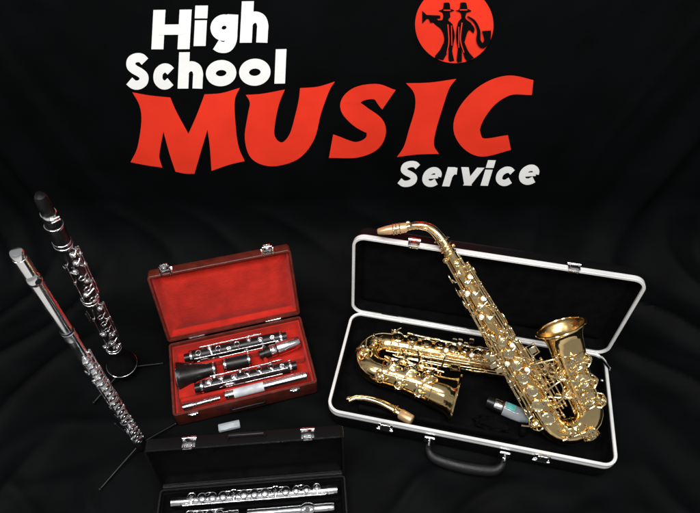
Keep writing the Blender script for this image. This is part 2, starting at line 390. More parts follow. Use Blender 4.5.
# ------------------------------------------------------------------ saxophone
def saxophone(M, label, neck, mp_mat=None):
    R = thing('saxophone', label, 'saxophone', M, group='brass saxophones')
    rb = lambda y: 0.0120 + (0.44 - max(0.045, min(.44, y))) / 0.395 * 0.0135
    RO = .0075
    mb = MB()
    P = [V((0, .44 - .395 * i / 12, 0)) for i in range(13)]; rr = [rb(p.y) for p in P]
    for i in range(1, 13):
        a = math.pi * i / 12; P.append(V((.040 - .040 * math.cos(a), .045 - .040 * math.sin(a), 0))); rr.append(.0255 + .003 * i / 12)
    for q, r in [((.082, .07), .0292), ((.087, .10), .0303), ((.094, .13), .0315), ((.101, .155), .0328)]: P.append(V((*q, 0))); rr.append(r)
    mb.tube(P, rr, 28, cap=False)
    for y in (.437, .25, .052): mb.ring((0, y, 0), (0, 1, 0), rb(y) + .0005, .0017, 28, 8)
    mb.ring((.080, .045, 0), (0, 1, 0), .0290, .0018, 28, 8)
    mb.ring((.040, .005, 0), (1, 0, 0), .0275, .0014, 28, 8)
    mb.tube([(0.015, .14, 0), (.06, .15, 0)], .003, 8); mb.ring((.040, .147, 0), (0, 0, 1), .013, .0022, 20, 8)
    body = mb.build('body', GOLD, R)
    bp = [((.101, .155), .0328), ((.1045, .170), .0342), ((.107, .182), .0362), ((.1090, .191), .0392), ((.1105, .198), .0432), ((.1112, .2025), .0480)]
    mb = MB(); BP = [V((*q, 0)) for q, r in bp]; BR = [r for q, r in bp]
    BP = smooth_path(BP, 4); BR = lerp_list(BR, 4)
    mb.tube(BP, BR, 40, cap=False)
    ax = (BP[-1] - BP[-2]).normalized(); mb.ring(BP[-1], ax, BR[-1], .0026, 48, 8)
    mb.ring(BP[0], (BP[1] - BP[0]), BR[0], .0012, 40, 8)
    bell = mb.build('bell', GOLD, R)
    mb = MB(); ip = [V((.084, .07, 0)), V((.090, .11, 0))] + BP; ir = [.026, .028] + [r - .0012 for r in BR]
    mb.tube(ip, ir, 40, cap=True)
    mb.f = [f for f in mb.f if not (len(f) > 10 and max(f) > len(ip) * 40 - 2)]
    mb.build('bore', BORE, bell)
    axf = lambda p: V((0, p.y, 0))
    for az, y0, y1, n in [(42, .06, .25, 4), (40, .26, .42, 4), (-48, .09, .27, 4), (-45, .28, .43, 3), (85, .10, .40, 5), (-88, .08, .33, 5), (68, .05, .22, 3), (15, .245, .275, 2), (-68, .12, .36, 4), (105, .16, .36, 3), (56, .14, .39, 4), (-32, .10, .24, 3)]:
        a = dirn(az) * (rb(y0) + RO) + V((0, y0, 0)); b = dirn(az) * (rb(y1) + RO) + V((0, y1, 0))
        rod(R, a, b, GOLD2, [i / (n - 1) for i in range(n)], axis_fn=axf)
    K = [(.415, 5, .0058, 40), (.395, -20, .0065, -45), (.372, 0, .0072, 40), (.345, 4, .0080, 40), (.318, -6, .0085, 40), (.290, 3, .0090, 40),
         (.240, 0, .0102, 42), (.213, -4, .0106, 42), (.186, 3, .0110, 42), (.158, -2, .0116, 42), (.128, 4, .0120, -48), (.097, -6, .0126, 42), (.065, 2, .0130, 42),
         (.40, 75, .0065, 85), (.355, 80, .0075, 85), (.30, 78, .0085, 85), (.26, -70, .0075, -88), (.31, -72, .0070, -88), (.195, 88, .009, 85),
         (.36, -75, .006, -45), (.155, -80, .010, -88), (.43, -60, .0052, -45), (.118, 72, .0095, 68), (.225, 66, .0075, 68), (.20, -66, .0085, -68), (.09, -64, .0085, -68), (.165, 62, .0075, 68), (.075, 70, .0085, 68),
         (.332, 26, .0045, 40), (.305, -26, .0045, -45), (.258, 24, .005, 42), (.195, 30, .005, 42), (.095, 34, .006, 42), (.13, -36, .0055, -48), (.17, -34, .0050, -48), (.22, -34, .0048, -48)]
    for y, az, rc, ra in K:
        d = dirn(az); keycup(R, d * (rb(y) - .001) + V((0, y, 0)), d, rc, GOLD2, dirn(ra) * (rb(y) + RO) + V((0, y + .004, 0)), chim=.0042)
    for y, az in [(.381, 24), (.356, -22), (.332, 24), (.303, -20), (.226, 26), (.199, -24), (.171, 26)]:
        d = dirn(az); c = d * (rb(y) + .0095) + V((0, y, 0))
        mb = MB(); mb.lathe([(.0060, 0), (.0064, .001), (.0058, .0022), (.0052, .0018), (.0002, .0018)], c, d, 16)
        mb.tube([c, dirn(42 if az > 0 else -46) * (rb(y) + RO) + V((0, y, 0))], .0018, 8)
        k = mb.build('finger_key', GOLD2, R)
        mb = MB(); mb.lathe([(.0044, 0), (.0042, .0016), (.003, .0024), (.0002, .0027)], c + d * .0014, d, 16); mb.build('pearl_button', PEARL, k)
    for y, az, L in [(.392, -88, .022), (.36, -100, .024), (.335, -80, .020), (.27, 100, .026), (.24, 108, .026), (.21, 100, .022), (.255, -25, .018), (.262, -45, .018), (.245, -62, .018), (.385, 96, .018)]:
        d = dirn(az); c = d * (rb(y) + .0105) + V((0, y, 0)); mb = MB()
        Rm = Matrix((V((0, 1, 0)).cross(d), V((0, 1, 0)), d)).transposed()
        mb.ball(c, 1, (.0055, L / 2, .0022), Rm, 14, 9); mb.tube([c, dirn(az * .9) * (rb(y) + .005) + V((0, y - L / 2, 0))], .0018, 8)
        mb.build('side_key', GOLD2, R)
    for i, (dx, dy) in enumerate([(-.032, .215), (-.038, .202), (-.033, .189), (-.040, .226)]):
        mb = MB(); mb.box((dx, dy, .008 + .002 * i), (.014, .010, .003), bev=.0012); mb.tube([(dx, dy, .007), (-.022, dy - .012, .006)], .0018, 8)
        mb.build('side_key', GOLD2, R)
    def guard(c, d, rc, along):
        mb = MB(); s_ = along.cross(d).normalized()
        for w in (0, 1, 2):
            v = (along * math.cos(w * 2.094) + s_ * math.sin(w * 2.094))
            mb.tube([c + v * (rc + .004) - d * .004, c + v * (rc + .004) + d * .006, c + v * rc * .6 + d * .0115, c + d * .012], [.0022, .0017, .0017, .0024], 8)
        mb.ring(c + d * .0120, d, rc * .45, .0013, 18, 6); mb.build('key_guard', GOLD2, R)
    for c, d, rc, gd in [((.084, .066, .0275), (.25, 0, 1), .0145, True), ((.091, .103, .0290), (.2, 0, 1), .0150, True), ((.099, .140, .0305), (.15, -.1, 1), .0145, True),
                     ((.056, .000, .0245), (.1, -.3, 1), .0135, True), ((.024, .020, .0235), (-.1, -.2, 1), .0125, True), ((-.024, .055, .004), (-1, -.1, .25), .013, True),
                     ((.118, .128, .012), (1, -.1, .5), .0125, True), ((.108, .085, .012), (1, -.1, .5), .0125, True), ((.066, .125, .018), (-.8, 0, .7), .0115, True), ((.060, .085, .014), (-.8, 0, .7), .0105, True),
                     ((.104, .045, .014), (.8, -.5, .5), .0115, True)]:
        c = V(c); d = V(d).normalized(); keycup(R, c, d, rc, GOLD2, c + d * .009 + V((-rc * 1.4, .012, 0)), chim=.0042)
        if gd:
            al = (V((0, 1, 0)) - d * d.y).normalized(); guard(c, d, rc, al)
    rod(R, (.062, .055, .027), (.073, .165, .029), GOLD2, [0, .5, 1], axis_fn=lambda p: V((.088, p.y, .010)))
    rod(R, (.052, .05, .018), (.060, .150, .018), GOLD2, [0, 1], axis_fn=lambda p: V((.08, p.y, .01)))
    rod(R, (.104, .055, .026), (.118, .165, .026), GOLD2, [0, .5, 1], axis_fn=lambda p: V((.090, p.y, .010)))
    rod(R, (.010, .012, .030), (.062, .006, .030), GOLD2, [0, .5, 1], axis_fn=lambda p: V((p.x, .012, .010)))
    # linkage rods and touch levers crossing the gap between the tubes
    for (a_, b_) in [((.024, .075, .020), (.062, .090, .020)), ((.022, .110, .021), (.064, .118, .021)), ((.021, .170, .018), (.070, .160, .020)), ((.024, .095, .012), (.060, .070, .014))]:
        mb = MB(); mb.tube([a_, (V(a_) + V(b_)) / 2 + V((0, .003, .004)), b_], [.0022, .0017, .0022], 8); mb.ball(a_, .0032, u=10, w=7); mb.ball(b_, .0032, u=10, w=7); mb.build('linkage', GOLD2, R)
    for (a_, b_) in [((.037, .06, .010), (.037, .185, .010)), ((.044, .065, .016), (.048, .175, .016)), ((.031, .08, .018), (.030, .21, .016))]:
        rod(R, a_, b_, GOLD2, [.05, .5, .95], axis_fn=lambda p: V((.018, p.y, .006)))
    mb = MB()
    mb.tube([(.034, .205, .012), (.050, .205, .014), (.052, .185, .014), (.036, .182, .012)], .0020, 8, closed=True); mb.box((.043, .194, .014), (.012, .013, .003), bev=.0012)
    mb.build('thumb_plate', GOLD2, R)
    if neck: sax_neck(R, V((0, 0, 0)), mp_mat)
    return R
def sax_neck(R, o, mp, detached=False):
    NP = smooth_path([V((0, .435, 0)) + o, V((0, .465, 0)) + o, V((-.007, .497, 0)) + o, V((-.026, .516, 0)) + o, V((-.053, .526, 0)) + o], 6)
    n = len(NP); mb = MB(); mb.tube(NP, [.0115 - .005 * i / (n - 1) for i in range(n)], 20)
    mb.ring(V((0, .447, 0)) + o, (0, 1, 0), .0125, .003, 24, 8); mb.ring(V((0, .455, 0)) + o, (0, 1, 0), .0122, .0016, 24, 8)
    mb.ball(V((.014, .448, .006)) + o, .004, u=10, w=7)
    nk = mb.build('neck', GOLD, R)
    mb = MB(); mb.ring(V((0.0, .468, 0)) + o, (.2, 1, 0), .0145, .0014, 24, 8)
    mb.tube([V((0, .468, .014)) + o, V((-.012, .50, .015)) + o, V((-.034, .52, .012)) + o, V((-.04, .527, .004)) + o], .0017, 8)
    mb.ball(V((-.04, .530, .004)) + o, .005, (1, 1, .5), u=12, w=7); mb.build('octave_key', GOLD2, nk)
    a = V((-.046, .5235, 0)) + o; b = V((-.100, .546, 0)) + o; d = (b - a).normalized(); mb = MB()
    mb.tube([a, a + d * .004, a + d * .022, a + d * .040, b - d * .002, b], [.0085, .0098, .0102, .0088, .0060, .004], 20)
    mpo = mb.build('mouthpiece', mp, R)
    mb = MB()
    for t in (.014, .021, .027): mb.ring(a + d * t, d, .0102, .0013, 24, 8)
    mb.box(a + d * .021 + V((0, 0, .0115)), (.014, .004, .003), bev=.001)
    mb.build('ligature', GOLD2, mpo)

# ------------------------------------------------------------------ clarinet pieces (axis +Y)
def tring(parent, y, r, m=None):
    mb = MB(); mb.lathe([(r, -.0026), (r + .0008, -.0022), (r + .0010, 0), (r + .0008, .0022), (r, .0026)], (0, y, 0), (0, 1, 0), 24)
    mb.build('metal_ring', m or SILVER, parent)
def clar_bell(R, y0, L):
    mb = MB(); mb.lathe([(.0325, 0), (.0335, .003), (.0315, L * .12), (.0255, L * .3), (.0202, L * .52), (.0165, L * .78), (.0158, L)], (0, y0, 0), (0, 1, 0), 32)
    o = mb.build('bell', EBONY, R); mb = MB(); mb.ring((0, y0 + .0015, 0), (0, 1, 0), .0332, .0009, 40, 8); mb.build('metal_ring', SILVER, o)
    tring(o, y0 + L - .004, .0158)
    mb = MB(); mb.lathe([(.030, 0), (.029, .0004), (.0002, .0005)], (0, y0 - .0006, 0), (0, 1, 0), 32); mb.build('bore', PLASTIC, o)
def clar_joint(R, y0, y1, keyset, name, light=False):
    r0 = .0142; mb = MB(); mb.lathe([(.010, -.012), (.010, 0), (r0 + .001, .0003), (r0, .012), (r0 - .0006, y1 - y0 - .012), (r0 + .0006, y1 - y0), (.010, y1 - y0 + .0003), (.010, y1 - y0 + .010)], (0, y0, 0), (0, 1, 0), 24)
    j = mb.build(name, EBONY, R)
    tring(j, y0 + .004, r0 + .0006); tring(j, y1 - .004, r0 + .0003)
    L = y1 - y0; axf = lambda p: V((0, p.y, 0))
    rods = [(44, .08, .92, 4), (-46, .15, .75, 3), (78, .3, .85, 3)]
    for az, a, b, n in rods:
        rod(j, dirn(az) * (r0 + .0042) + V((0, y0 + L * a, 0)), dirn(az) * (r0 + .0042) + V((0, y0 + L * b, 0)), SILVER, [i / (n - 1) for i in range(n)], r=.0011, axis_fn=axf)
    for t, az, rc, ra, typ in keyset:
        y = y0 + L * t; d = dirn(az); c = d * (r0 - .001) + V((0, y, 0)); arm = dirn(ra) * (r0 + .0042) + V((0, y + .004, 0))
        if typ == 'c': keycup(j, c, d, rc, SILVER, arm, chim=.0016)
        elif typ == 'r':
            mb = MB(); q = d * (r0 + .0026) + V((0, y, 0)); mb.ring(q, d, rc, .0011, 20, 8); mb.tube([q + V((rc if ra > 0 else -rc, 0, 0)) * .8, arm], .0013, 8); mb.build('ring_key', SILVER, j)
        else:
            mb = MB(); q = d * (r0 + .0055) + V((0, y, 0)); Rm = Matrix((V((0, 1, 0)).cross(d), V((0, 1, 0)), d)).transposed()
            mb.ball(q, 1, (.0034, rc * 1.5, .0013), Rm, 12, 7); mb.tube([q, dirn(ra) * (r0 + .0042) + V((0, y - rc * 2, 0))], .0012, 8); mb.build('lever_key', SILVER, j)
UP = [(.10, 5, .0058, 38, 'r'), (.22, -18, .0055, 38, 'c'), (.31, 3, .0058, 38, 'r'), (.42, 22, .0050, 38, 'c'), (.51, 2, .0058, 38, 'r'), (.64, -16, .0055, -40, 'c'), (.76, 8, .0058, 38, 'c'), (.89, 12, .0052, 38, 'c'),
      (.15, 62, .008, 72, 'l'), (.25, 72, .008, 72, 'l'), (.70, -62, .008, -75, 'l'), (.60, 75, .005, 72, 'c'), (.78, 74, .005, 72, 'c')]
LO = [(.10, 8, .0085, 38, 'c'), (.23, -8, .0080, 38, 'c'), (.37, 18, .0072, 38, 'c'), (.51, 2, .0060, 38, 'r'), (.64, 2, .0060, 38, 'r'), (.77, 2, .0060, 38, 'r'), (.44, -30, .005, -40, 'c'), (.89, 22, .0055, 38, 'c'),
      (.30, 64, .010, 72, 'l'), (.42, 80, .010, 72, 'l'), (.85, -60, .011, -75, 'l'), (.78, -80, .011, -75, 'l'), (.16, -60, .007, -75, 'c')]
def clar_barrel(R, y0, L, r=.0150):
    mb = MB(); mb.lathe([(r, 0), (r + .0006, .004), (r - .0002, L / 2), (r + .0004, L - .004), (r - .0004, L)], (0, y0, 0), (0, 1, 0), 24); b = mb.build('barrel', EBONY, R)
    tring(b, y0 + .004, r + .0002); tring(b, y0 + L - .004, r)
def clar_mouth(R, y0, L, capm=None, cr=.0158, cl=.76, s=1.0):
    mb = MB(); mb.tube([(0, y0 - .012, 0), (0, y0, 0), (0, y0 + .0005, 0), (0, y0 + L * .3, 0), (0, y0 + L * .62, 0), (0, y0 + L * .85, -.002), (0, y0 + L, -.005)], [.010 * s, .010 * s, .0140 * s, .0132 * s, .0115 * s, .0080 * s, .004], 22)
    m = mb.build('mouthpiece', EBONY, R); mb = MB()
    mb.lathe([(.0138 * s, 0), (.0144 * s, .001), (.0142 * s, .007), (.0144 * s, .013), (.0138 * s, .014)], (0, y0 + L * .18, 0), (0, 1, 0), 24)
    for k in (.004, .010): mb.cyl((-.004, y0 + L * .18 + k, .0160 * s), (.008, y0 + L * .18 + k, .0160 * s), .0012, seg=8); mb.ball((.009, y0 + L * .18 + k, .0160 * s), .0020, u=10, w=7)
    mb.build('ligature', SILVER, m)
    if capm:
        mb = MB(); mb.lathe([(cr * .97, 0), (cr * 1.03, .002), (cr, L * cl * .5), (cr * .92, L * cl * .82), (cr * .78, L * cl * .95), (cr * .2, L * cl)], (0, y0 + L * .40, 0), (0, 1, 0), 26); mb.build('mouthpiece_cap', capm, m)

# ------------------------------------------------------------------ flute pieces
FR = .0092
def flute_keys(R, y0, y1, n, foot=False):
    axf = lambda p: V((0, p.y, 0))
    for i in range(n):
        y = y0 + (y1 - y0) * (i + .5) / n; az = 4 if i % 4 else -8; rc = .0090 if i < n * .7 else .0074
        d = dirn(az); keycup(R, d * (FR - .0015) + V((0, y, 0)), d, rc, SILVER, dirn(58) * (FR + .004) + V((0, y, 0)), chim=.0030)
    rod(R, dirn(58) * (FR + .004) + V((0, y0, 0)), dirn(58) * (FR + .004) + V((0, y1, 0)), SILVER, [0, .2, .4, .6, .8, 1], r=.0013, axis_fn=axf)
    rod(R, dirn(-52) * (FR + .0035) + V((0, y0 + (y1 - y0) * .3, 0)), dirn(-52) * (FR + .0035) + V((0, y0 + (y1 - y0) * .7, 0)), SILVER, [0, 1], r=.0011, axis_fn=axf)
    for t, az in [(.15, -58), (.83, -58)]:
        y = y0 + (y1 - y0) * t; d = dirn(az); q = d * (FR + .004) + V((0, y, 0)); Rm = Matrix((V((0, 1, 0)).cross(d), V((0, 1, 0)), d)).transposed(); mb = MB()
        mb.ball(q, 1, (.0032, .010, .0013), Rm, 12, 7); mb.tube([q, d * FR + V((0, y - .01, 0))], .0012, 8); mb.build('lever_key', SILVER, R)
def flute_tube(R, y0, y1, name, rings=(), crown=False):
    mb = MB(); mb.tube([(0, y0, 0), (0, y0 + .001, 0), (0, y1 - .001, 0), (0, y1, 0)], [FR * .85, FR, FR, FR * .85], 24)
    for y in rings: mb.lathe([(FR, -.010), (FR + .0010, -.009), (FR + .0005, 0), (FR + .0010, .009), (FR, .010)], (0, y, 0), (0, 1, 0), 24)
    if crown: mb.lathe([(FR * .97, 0), (FR * .99, .001), (FR * .96, .008), (FR * .84, .0105), (.003, .0115)], (0, y1, 0), (0, 1, 0), 24)
    return mb.build(name, SILVER, R)
def lip_plate(R, y, k=1.0):
    mb = MB(); mb.ball((0, y, .0046), 1, (.0120 * k, .017 * k, .0075), None, 20, 12); p = mb.build('lip_plate', SILVER, R)
    mb = MB(); mb.lathe([(.0048, 0), (.0044, .0004), (.0002, .0004)], (0.002, y, .0119), (0, 0, 1), 18); mb.build('blow_hole', EBONY, p)

# ------------------------------------------------------------------ cases
def rrect(w, d, r, z, n=7, inset=0.0):
    w -= 2 * inset; d -= 2 * inset; r = max(.001, r - inset); P = []
    for cx, cy, a0 in [(w / 2 - r, d / 2 - r, 0), (-w / 2 + r, d / 2 - r, 90), (-w / 2 + r, -d / 2 + r, 180), (w / 2 - r, -d / 2 + r, 270)]:
        for k in range(n + 1):
            a = rad(a0 + 90 * k / n); P.append(V((cx + r * math.cos(a), cy + r * math.sin(a), z)))
    return P
def tray(root, name, w, d, h, r, shell, lining, th=.008, edge=.012, floor=.012, M=None, trim=None, trim_h=.016, pad=0.0):
    mb = MB()
    mb.chain([rrect(w, d, r, 0, inset=edge), rrect(w, d, r, edge * .3, inset=edge * .3), rrect(w, d, r, edge), rrect(w, d, r, h - .001), rrect(w, d, r, h, inset=.001), rrect(w, d, r, h, inset=th - .001), rrect(w, d, r, h - .003, inset=th), rrect(w, d, r, floor - .003, inset=th)], True, True)
    base = mb.build(name, shell, root, M)
    mb = MB(); i0 = th + .0006
    mb.chain([rrect(w, d, r, h - .008, inset=i0 - .0004), rrect(w, d, r, h - .007, inset=i0 + .003), rrect(w, d, r, floor + .006, inset=i0 + .004), rrect(w, d, r, floor + .001, inset=i0 + .010), rrect(w, d, r, floor + pad * .8, inset=i0 + .022), rrect(w, d, r, floor + pad, inset=i0 + .035)], False, True)
    mb.build('lining', lining, base, recalc=False, ang=60)
    if trim:
        mb = MB(); o = -.0020
        mb.chain([rrect(w, d, r, h - trim_h, inset=-.0004), rrect(w, d, r, h - trim_h, inset=o), rrect(w, d, r, h - trim_h * .62, inset=o), rrect(w, d, r, h - trim_h * .56, inset=o + .0010), rrect(w, d, r, h - trim_h * .50, inset=o), rrect(w, d, r, h + .0012, inset=o), rrect(w, d, r, h + .0020, inset=o + .0008), rrect(w, d, r, h + .0020, inset=th), rrect(w, d, r, h + .0010, inset=th + .0008), rrect(w, d, r, h - .003, inset=th + .0008), rrect(w, d, r, h - .003, inset=th - .002)], closed=True)
        mb.build('trim', trim, base, ang=28)
    return base
def latch(parent, c, w=.026, hh=.034, name='latch', flip=1):
    c = V(c); mb = MB()
    mb.box(c + V((0, -.0015, 0)), (w, .003, hh * .62), bev=.001)
    mb.box(c + V((0, -.005, flip * hh * .10)), (w * .72, .005, hh * .55), bev=.0018)
    mb.box(c + V((0, -.0075, flip * hh * .42)), (w * .5, .006, hh * .25), bev=.0015)
    mb.cyl(c + V((-w * .55, -.004, -flip * hh * .22)), c + V((w * .55, -.004, -flip * hh * .22)), .0028, seg=12)
    for s_ in (-1, 1): mb.ball(c + V((s_ * w * .38, -.0032, -flip * hh * .08)), .0018, u=8, w=6)
    return mb.build(name, CHROME, parent)
def lid_matrix(d, h, hl, a): return Matrix.Translation((0, d / 2 + .001, h + .003)) @ Matrix.Rotation(rad(90 - a), 4, 'X') @ Matrix.Translation((0, d / 2, -hl))
def placed(c, rot): return Matrix.Translation(V(c)) @ Matrix.Rotation(rad(rot), 4, 'Z')
def along_x(root_M, x, y, z, flip=False, roll=0, tilt=0):
    M = root_M @ Matrix.Translation((x, y, z)) @ Matrix.Rotation(rad(-90 if not flip else 90) + rad(tilt), 4, 'Z')
    return M @ Matrix.Rotation(rad(roll), 4, 'Y')

# ---- saxophone case
SW, SD, SH, SL = .580, .258, .066, .040
MS = placed((.262, .609, .003), -12.0)
sc = thing('saxophone_case', 'open black hard case with white trim, a long shallow box', 'instrument case', MS)
base = tray(sc, 'base', SW, SD, SH, .026, SHELL, PLUSHB, th=.0035, trim=WHITE, trim_h=.013, pad=.002)
lid = tray(sc, 'lid', SW, SD - .012, SL, .026, SHELL, PLUSHB, th=.0035, M=Matrix.Translation((0, .006, 0)) @ lid_matrix(SD - .012, SH, SL, 2), trim=WHITE, trim_h=.009, pad=.008)
for x in (-.165, .150):
    latch(base, (x, -SD / 2 - .003, SH - .013), w=.030, hh=.042)
yl = (SD - .012) / 2
for x in (-.165, .150):
    mb = MB(); mb.box((x, yl + .0040, SL - .008), (.024, .003, .022), bev=.001); mb.box((x, yl + .006, SL - .002), (.016, .004, .010), bev=.0012); mb.cyl((x - .013, yl + .006, SL - .012), (x + .013, yl + .006, SL - .012), .0024, seg=10)
    mb.box((x, yl - .001, SL + .0035), (.020, .006, .002), bev=.0008)
    mb.build('catch', CHROME, lid)
yb = -SD / 2 - .004; hxo = .004
for s_ in (-1, 1):
    mb = MB(); mb.box((hxo + s_ * .076, yb - .002, .038), (.022, .006, .022), bev=.002); mb.ring((hxo + s_ * .076, yb - .009, .036), (1, 0, 0), .008, .0022, 18, 8)
    mb.build('handle_mount', CHROME, base)
mb = MB()
mb.tube(smooth_path([(hxo - .077, yb - .010, .034), (hxo - .073, yb - .022, .024), (hxo - .054, yb - .032, .018), (hxo, yb - .036, .017), (hxo + .054, yb - .032, .018), (hxo + .073, yb - .022, .024), (hxo + .077, yb - .010, .034)], 6),
        lerp_list([.005, .0075, .0115, .0125, .0115, .0075, .005], 6), 16, flat=.62)
mb.build('handle', PLASTIC, base)
for x in (-.2, 0, .2):
    mb = MB(); mb.cyl((x - .02, SD / 2 + .004, SH + .004), (x + .02, SD / 2 + .004, SH + .004), .0035, seg=12); mb.build('hinge', CHROME, base)
mb = MB(); mb.box((SW / 2 - .013, SD / 2 - .035, SH + .024), (.002, .085, .007), Matrix.Rotation(rad(-38), 3, 'X'), bev=.0006); mb.ball((SW / 2 - .013, SD / 2 - .066, SH - .002), .004, u=10, w=7)
mb.build('lid_stay', CHROME, base)
for dv in [((-.06, -.090, .024), (.34, .010, .022), .004), ((.118, -.045, .026), (.014, .072, .026), .006)]:
    mb = MB(); mb.box(dv[0], dv[1], bev=dv[2]); mb.build('divider', PLUSHB, base)

# ---- saxophones
P0 = on_z(560, 440, .052); PT = V((0, 0, CAMZ)) + ray(449, 252) * 1.115
Yd = PT - P0
sA = saxophone(frame(P0, Yd, V((0, 0, CAMZ)) - (P0 + PT) / 2) @ Matrix.Scale(Yd.length / .44, 4), 'shiny brass alto saxophone with neck fitted, propped against the case lid', True, CORK)
sB = saxophone(along_x(MS, -.238, .066, .053, roll=-8) @ Matrix.Scale(1.03, 4), 'brass alto saxophone without its neck lying inside the case', False)

# detached neck, lying in the front of the case
a = on_z(350, 396, .050); b = on_z(424, 415, .050); dd = (b - a).normalized(); L_ = (b - a).length
nk = thing('saxophone_neck', 'curved brass saxophone neck lying in the front of the case', 'saxophone neck', frame(a, dd, (0, 0, 1)))
NP = smooth_path([(.012, 0, 0), (.002, .012, 0), (-.003, .035, 0), (-.002, .065, 0), (.004, .092, 0), (.010, .112, 0)], 6); mb = MB()
mb.tube(NP, [.0068 + .0048 * i / (len(NP) - 1) for i in range(len(NP))], 20); mb.ring(NP[-4], NP[-1] - NP[-5], .0122, .0026, 24, 8); nko = mb.build('neck', GOLD, nk)
mb = MB(); mb.tube([(.012, -.004, .006), (.001, .014, .011), (-.003, .05, .013), (.004, .088, .0145)], .0017, 8); mb.ball((.009, .0, .008), .005, (1, 1, .5), u=12, w=7); mb.build('octave_key', GOLD2, nk)
e = V(NP[-1]); mb = MB(); d_ = (V(NP[-1]) - V(NP[-3])).normalized(); mb.tube([e, e + d_ * .003, e + d_ * .028, e + d_ * .030], [.0098, .0115, .0115, .009], 20); mb.build('tenon', CORK, nk)
# mouthpiece with cap, label
p = on_z(487, 401, .045); q = on_z(530, 419, .045)
mo = thing('mouthpiece', 'black saxophone mouthpiece with clear cap and teal label', 'mouthpiece', frame(p, q - p, (0, 0, 1)))
mb = MB(); mb.tube([(0, 0, 0), (0, .03, 0), (0, .055, 0), (0, .085, -.003)], [.0125, .013, .012, .004], 20); mb.build('mouthpiece_shank', EBONY, mo)
mb = MB(); mb.lathe([(.0142, 0), (.0148, .001), (.0146, .017), (.0140, .018)], (0, .016, 0), (0, 1, 0), 24); mb.build('ligature', CHROME, mo)
mb = MB(); mb.lathe([(.0155, 0), (.016, .02), (.015, .04), (.010, .055), (.002, .058)], (0, .036, 0), (0, 1, 0), 24); mb.build('mouthpiece_cap', CLEAR, mo)
mb = MB(); mb.box((0, .05, .0165), (.014, .018, .0008), bev=.0002); mb.build('sticker', TEAL, mo)
def lump(name, label, cat, c, sc_, m, amp=.25, fr=60, rotz=0, smooth=True, sub=4):
    bm = bmesh.new(); bmesh.ops.create_icosphere(bm, subdivisions=sub, radius=1)
    for v in bm.verts:
        n_ = v.co.normalized(); k = 1 + amp * noise.noise(V((n_.x * 2.2 + c[0] * 50, n_.y * 2.2, n_.z * 2.2))) + amp * .6 * noise.noise(n_ * 5 + V((c[1] * 30, 0, 0)))
        v.co = V((n_.x * sc_[0] * k, n_.y * sc_[1] * k, max(-sc_[2] * .5, n_.z * sc_[2] * k)))
    me = bpy.data.meshes.new(name); bm.to_mesh(me); bm.free(); me.materials.append(m)
    for p_ in me.polygons: p_.use_smooth = smooth
    ob = bpy.data.objects.new(name, me); COL.objects.link(ob); ob.location = c; ob.rotation_euler = (0, 0, rad(rotz)); ob["label"] = label; ob["category"] = cat
    return ob
pp = on_z(492, 424, .03); lump('cloth_pouch', 'small crumpled black cloth pouch inside the case', 'pouch', tuple(pp), (.035, .016, .014), PLUSHB, .4, rotz=-12)

# ---- clarinet case
CW, CDp, CH, CL = .312, .186, .048, .030
MC = placed((-.246, .668, .003), 15)
cc = thing('clarinet_case', 'open maroon clarinet case with bright red plush lining', 'instrument case', MC)
base = tray(cc, 'base', CW, CDp, CH, .008, MAROON, PLUSHR, th=.006, edge=.004, floor=.010, pad=.004)
lid = tray(cc, 'lid', CW, CDp, CL, .008, MAROON, PLUSHR, th=.006, edge=.004, floor=.008, M=lid_matrix(CDp, CH, CL, 15), pad=.010)
for x in (-.115, .105):
    mb = MB(); y_ = CDp / 2
    mb.box((x, y_ + .0015, CL - .011), (.028, .003, .020), bev=.001); mb.box((x, y_ + .007, CL - .006), (.020, .010, .014), bev=.0018)
    mb.box((x, y_ + .016, CL - .001), (.016, .018, .0035), bev=.0012); mb.ring((x, y_ + .020, CL + .002), (0, 0, 1), .0055, .0014, 18, 6)
    mb.tube([(x - .010, y_ - .002, CL + .003), (x - .010, y_ + .022, CL + .004), (x + .010, y_ + .022, CL + .004), (x + .010, y_ - .002, CL + .003)], .0018, 8)
    mb.cyl((x - .014, y_ + .005, CL - .014), (x + .014, y_ + .005, CL - .014), .0030, seg=10); mb.build('latch', CHROME, lid)
    mb = MB(); mb.box((x, -y_ - .0015, CH - .012), (.022, .003, .014), bev=.001); mb.box((x, -y_ - .004, CH - .008), (.012, .003, .006), bev=.001); mb.build('catch', CHROME, base)
for x in (-.09, .09):
    mb = MB(); mb.cyl((x - .018, CDp / 2 + .003, CH + .002), (x + .018, CDp / 2 + .003, CH + .002), .003, seg=12); mb.build('hinge', CHROME, base)
for dv in [((0, .031, .024), (CW - .030, .009, .022)), ((0, -.012, .024), (CW - .030, .009, .022)), ((0, -.052, .024), (CW - .030, .009, .022)), ((-.030, .010, .0235), (.010, .034, .020)), ((.055, .010, .0235), (.010, .034, .020)), ((-.125, -.032, .0255), (.036, .032, .024))]:
    mb = MB(); mb.box(*dv, bev=.004); mb.build('divider', PLUSHR, base)
mb = MB(); mb.box((0, -CDp / 2 - .006, .026), (.07, .004, .006), bev=.0015)
for s_ in (-1, 1): mb.cyl((s_ * .036, -CDp / 2, .026), (s_ * .036, -CDp / 2 - .008, .026), .003, seg=10)
mb.build('handle', PLASTIC, base)
r1 = thing('clarinet_upper_joint', 'black wooden clarinet upper joint with silver keys in red plush', 'clarinet part', along_x(MC, -.112, .052, .036, roll=10)); clar_joint(r1, 0, .215, UP, 'joint')
r3 = thing('clarinet_lower_joint', 'black wooden clarinet lower joint with large silver keys', 'clarinet part', along_x(MC, -.095, -.032, .036, roll=-8)); clar_joint(r3, 0, .205, LO, 'joint')
rb_ = thing('clarinet_bell', 'flared black clarinet bell with silver rim in the case', 'clarinet part', along_x(MC, -.142, .006, .037)); clar_bell(rb_, 0, .085)
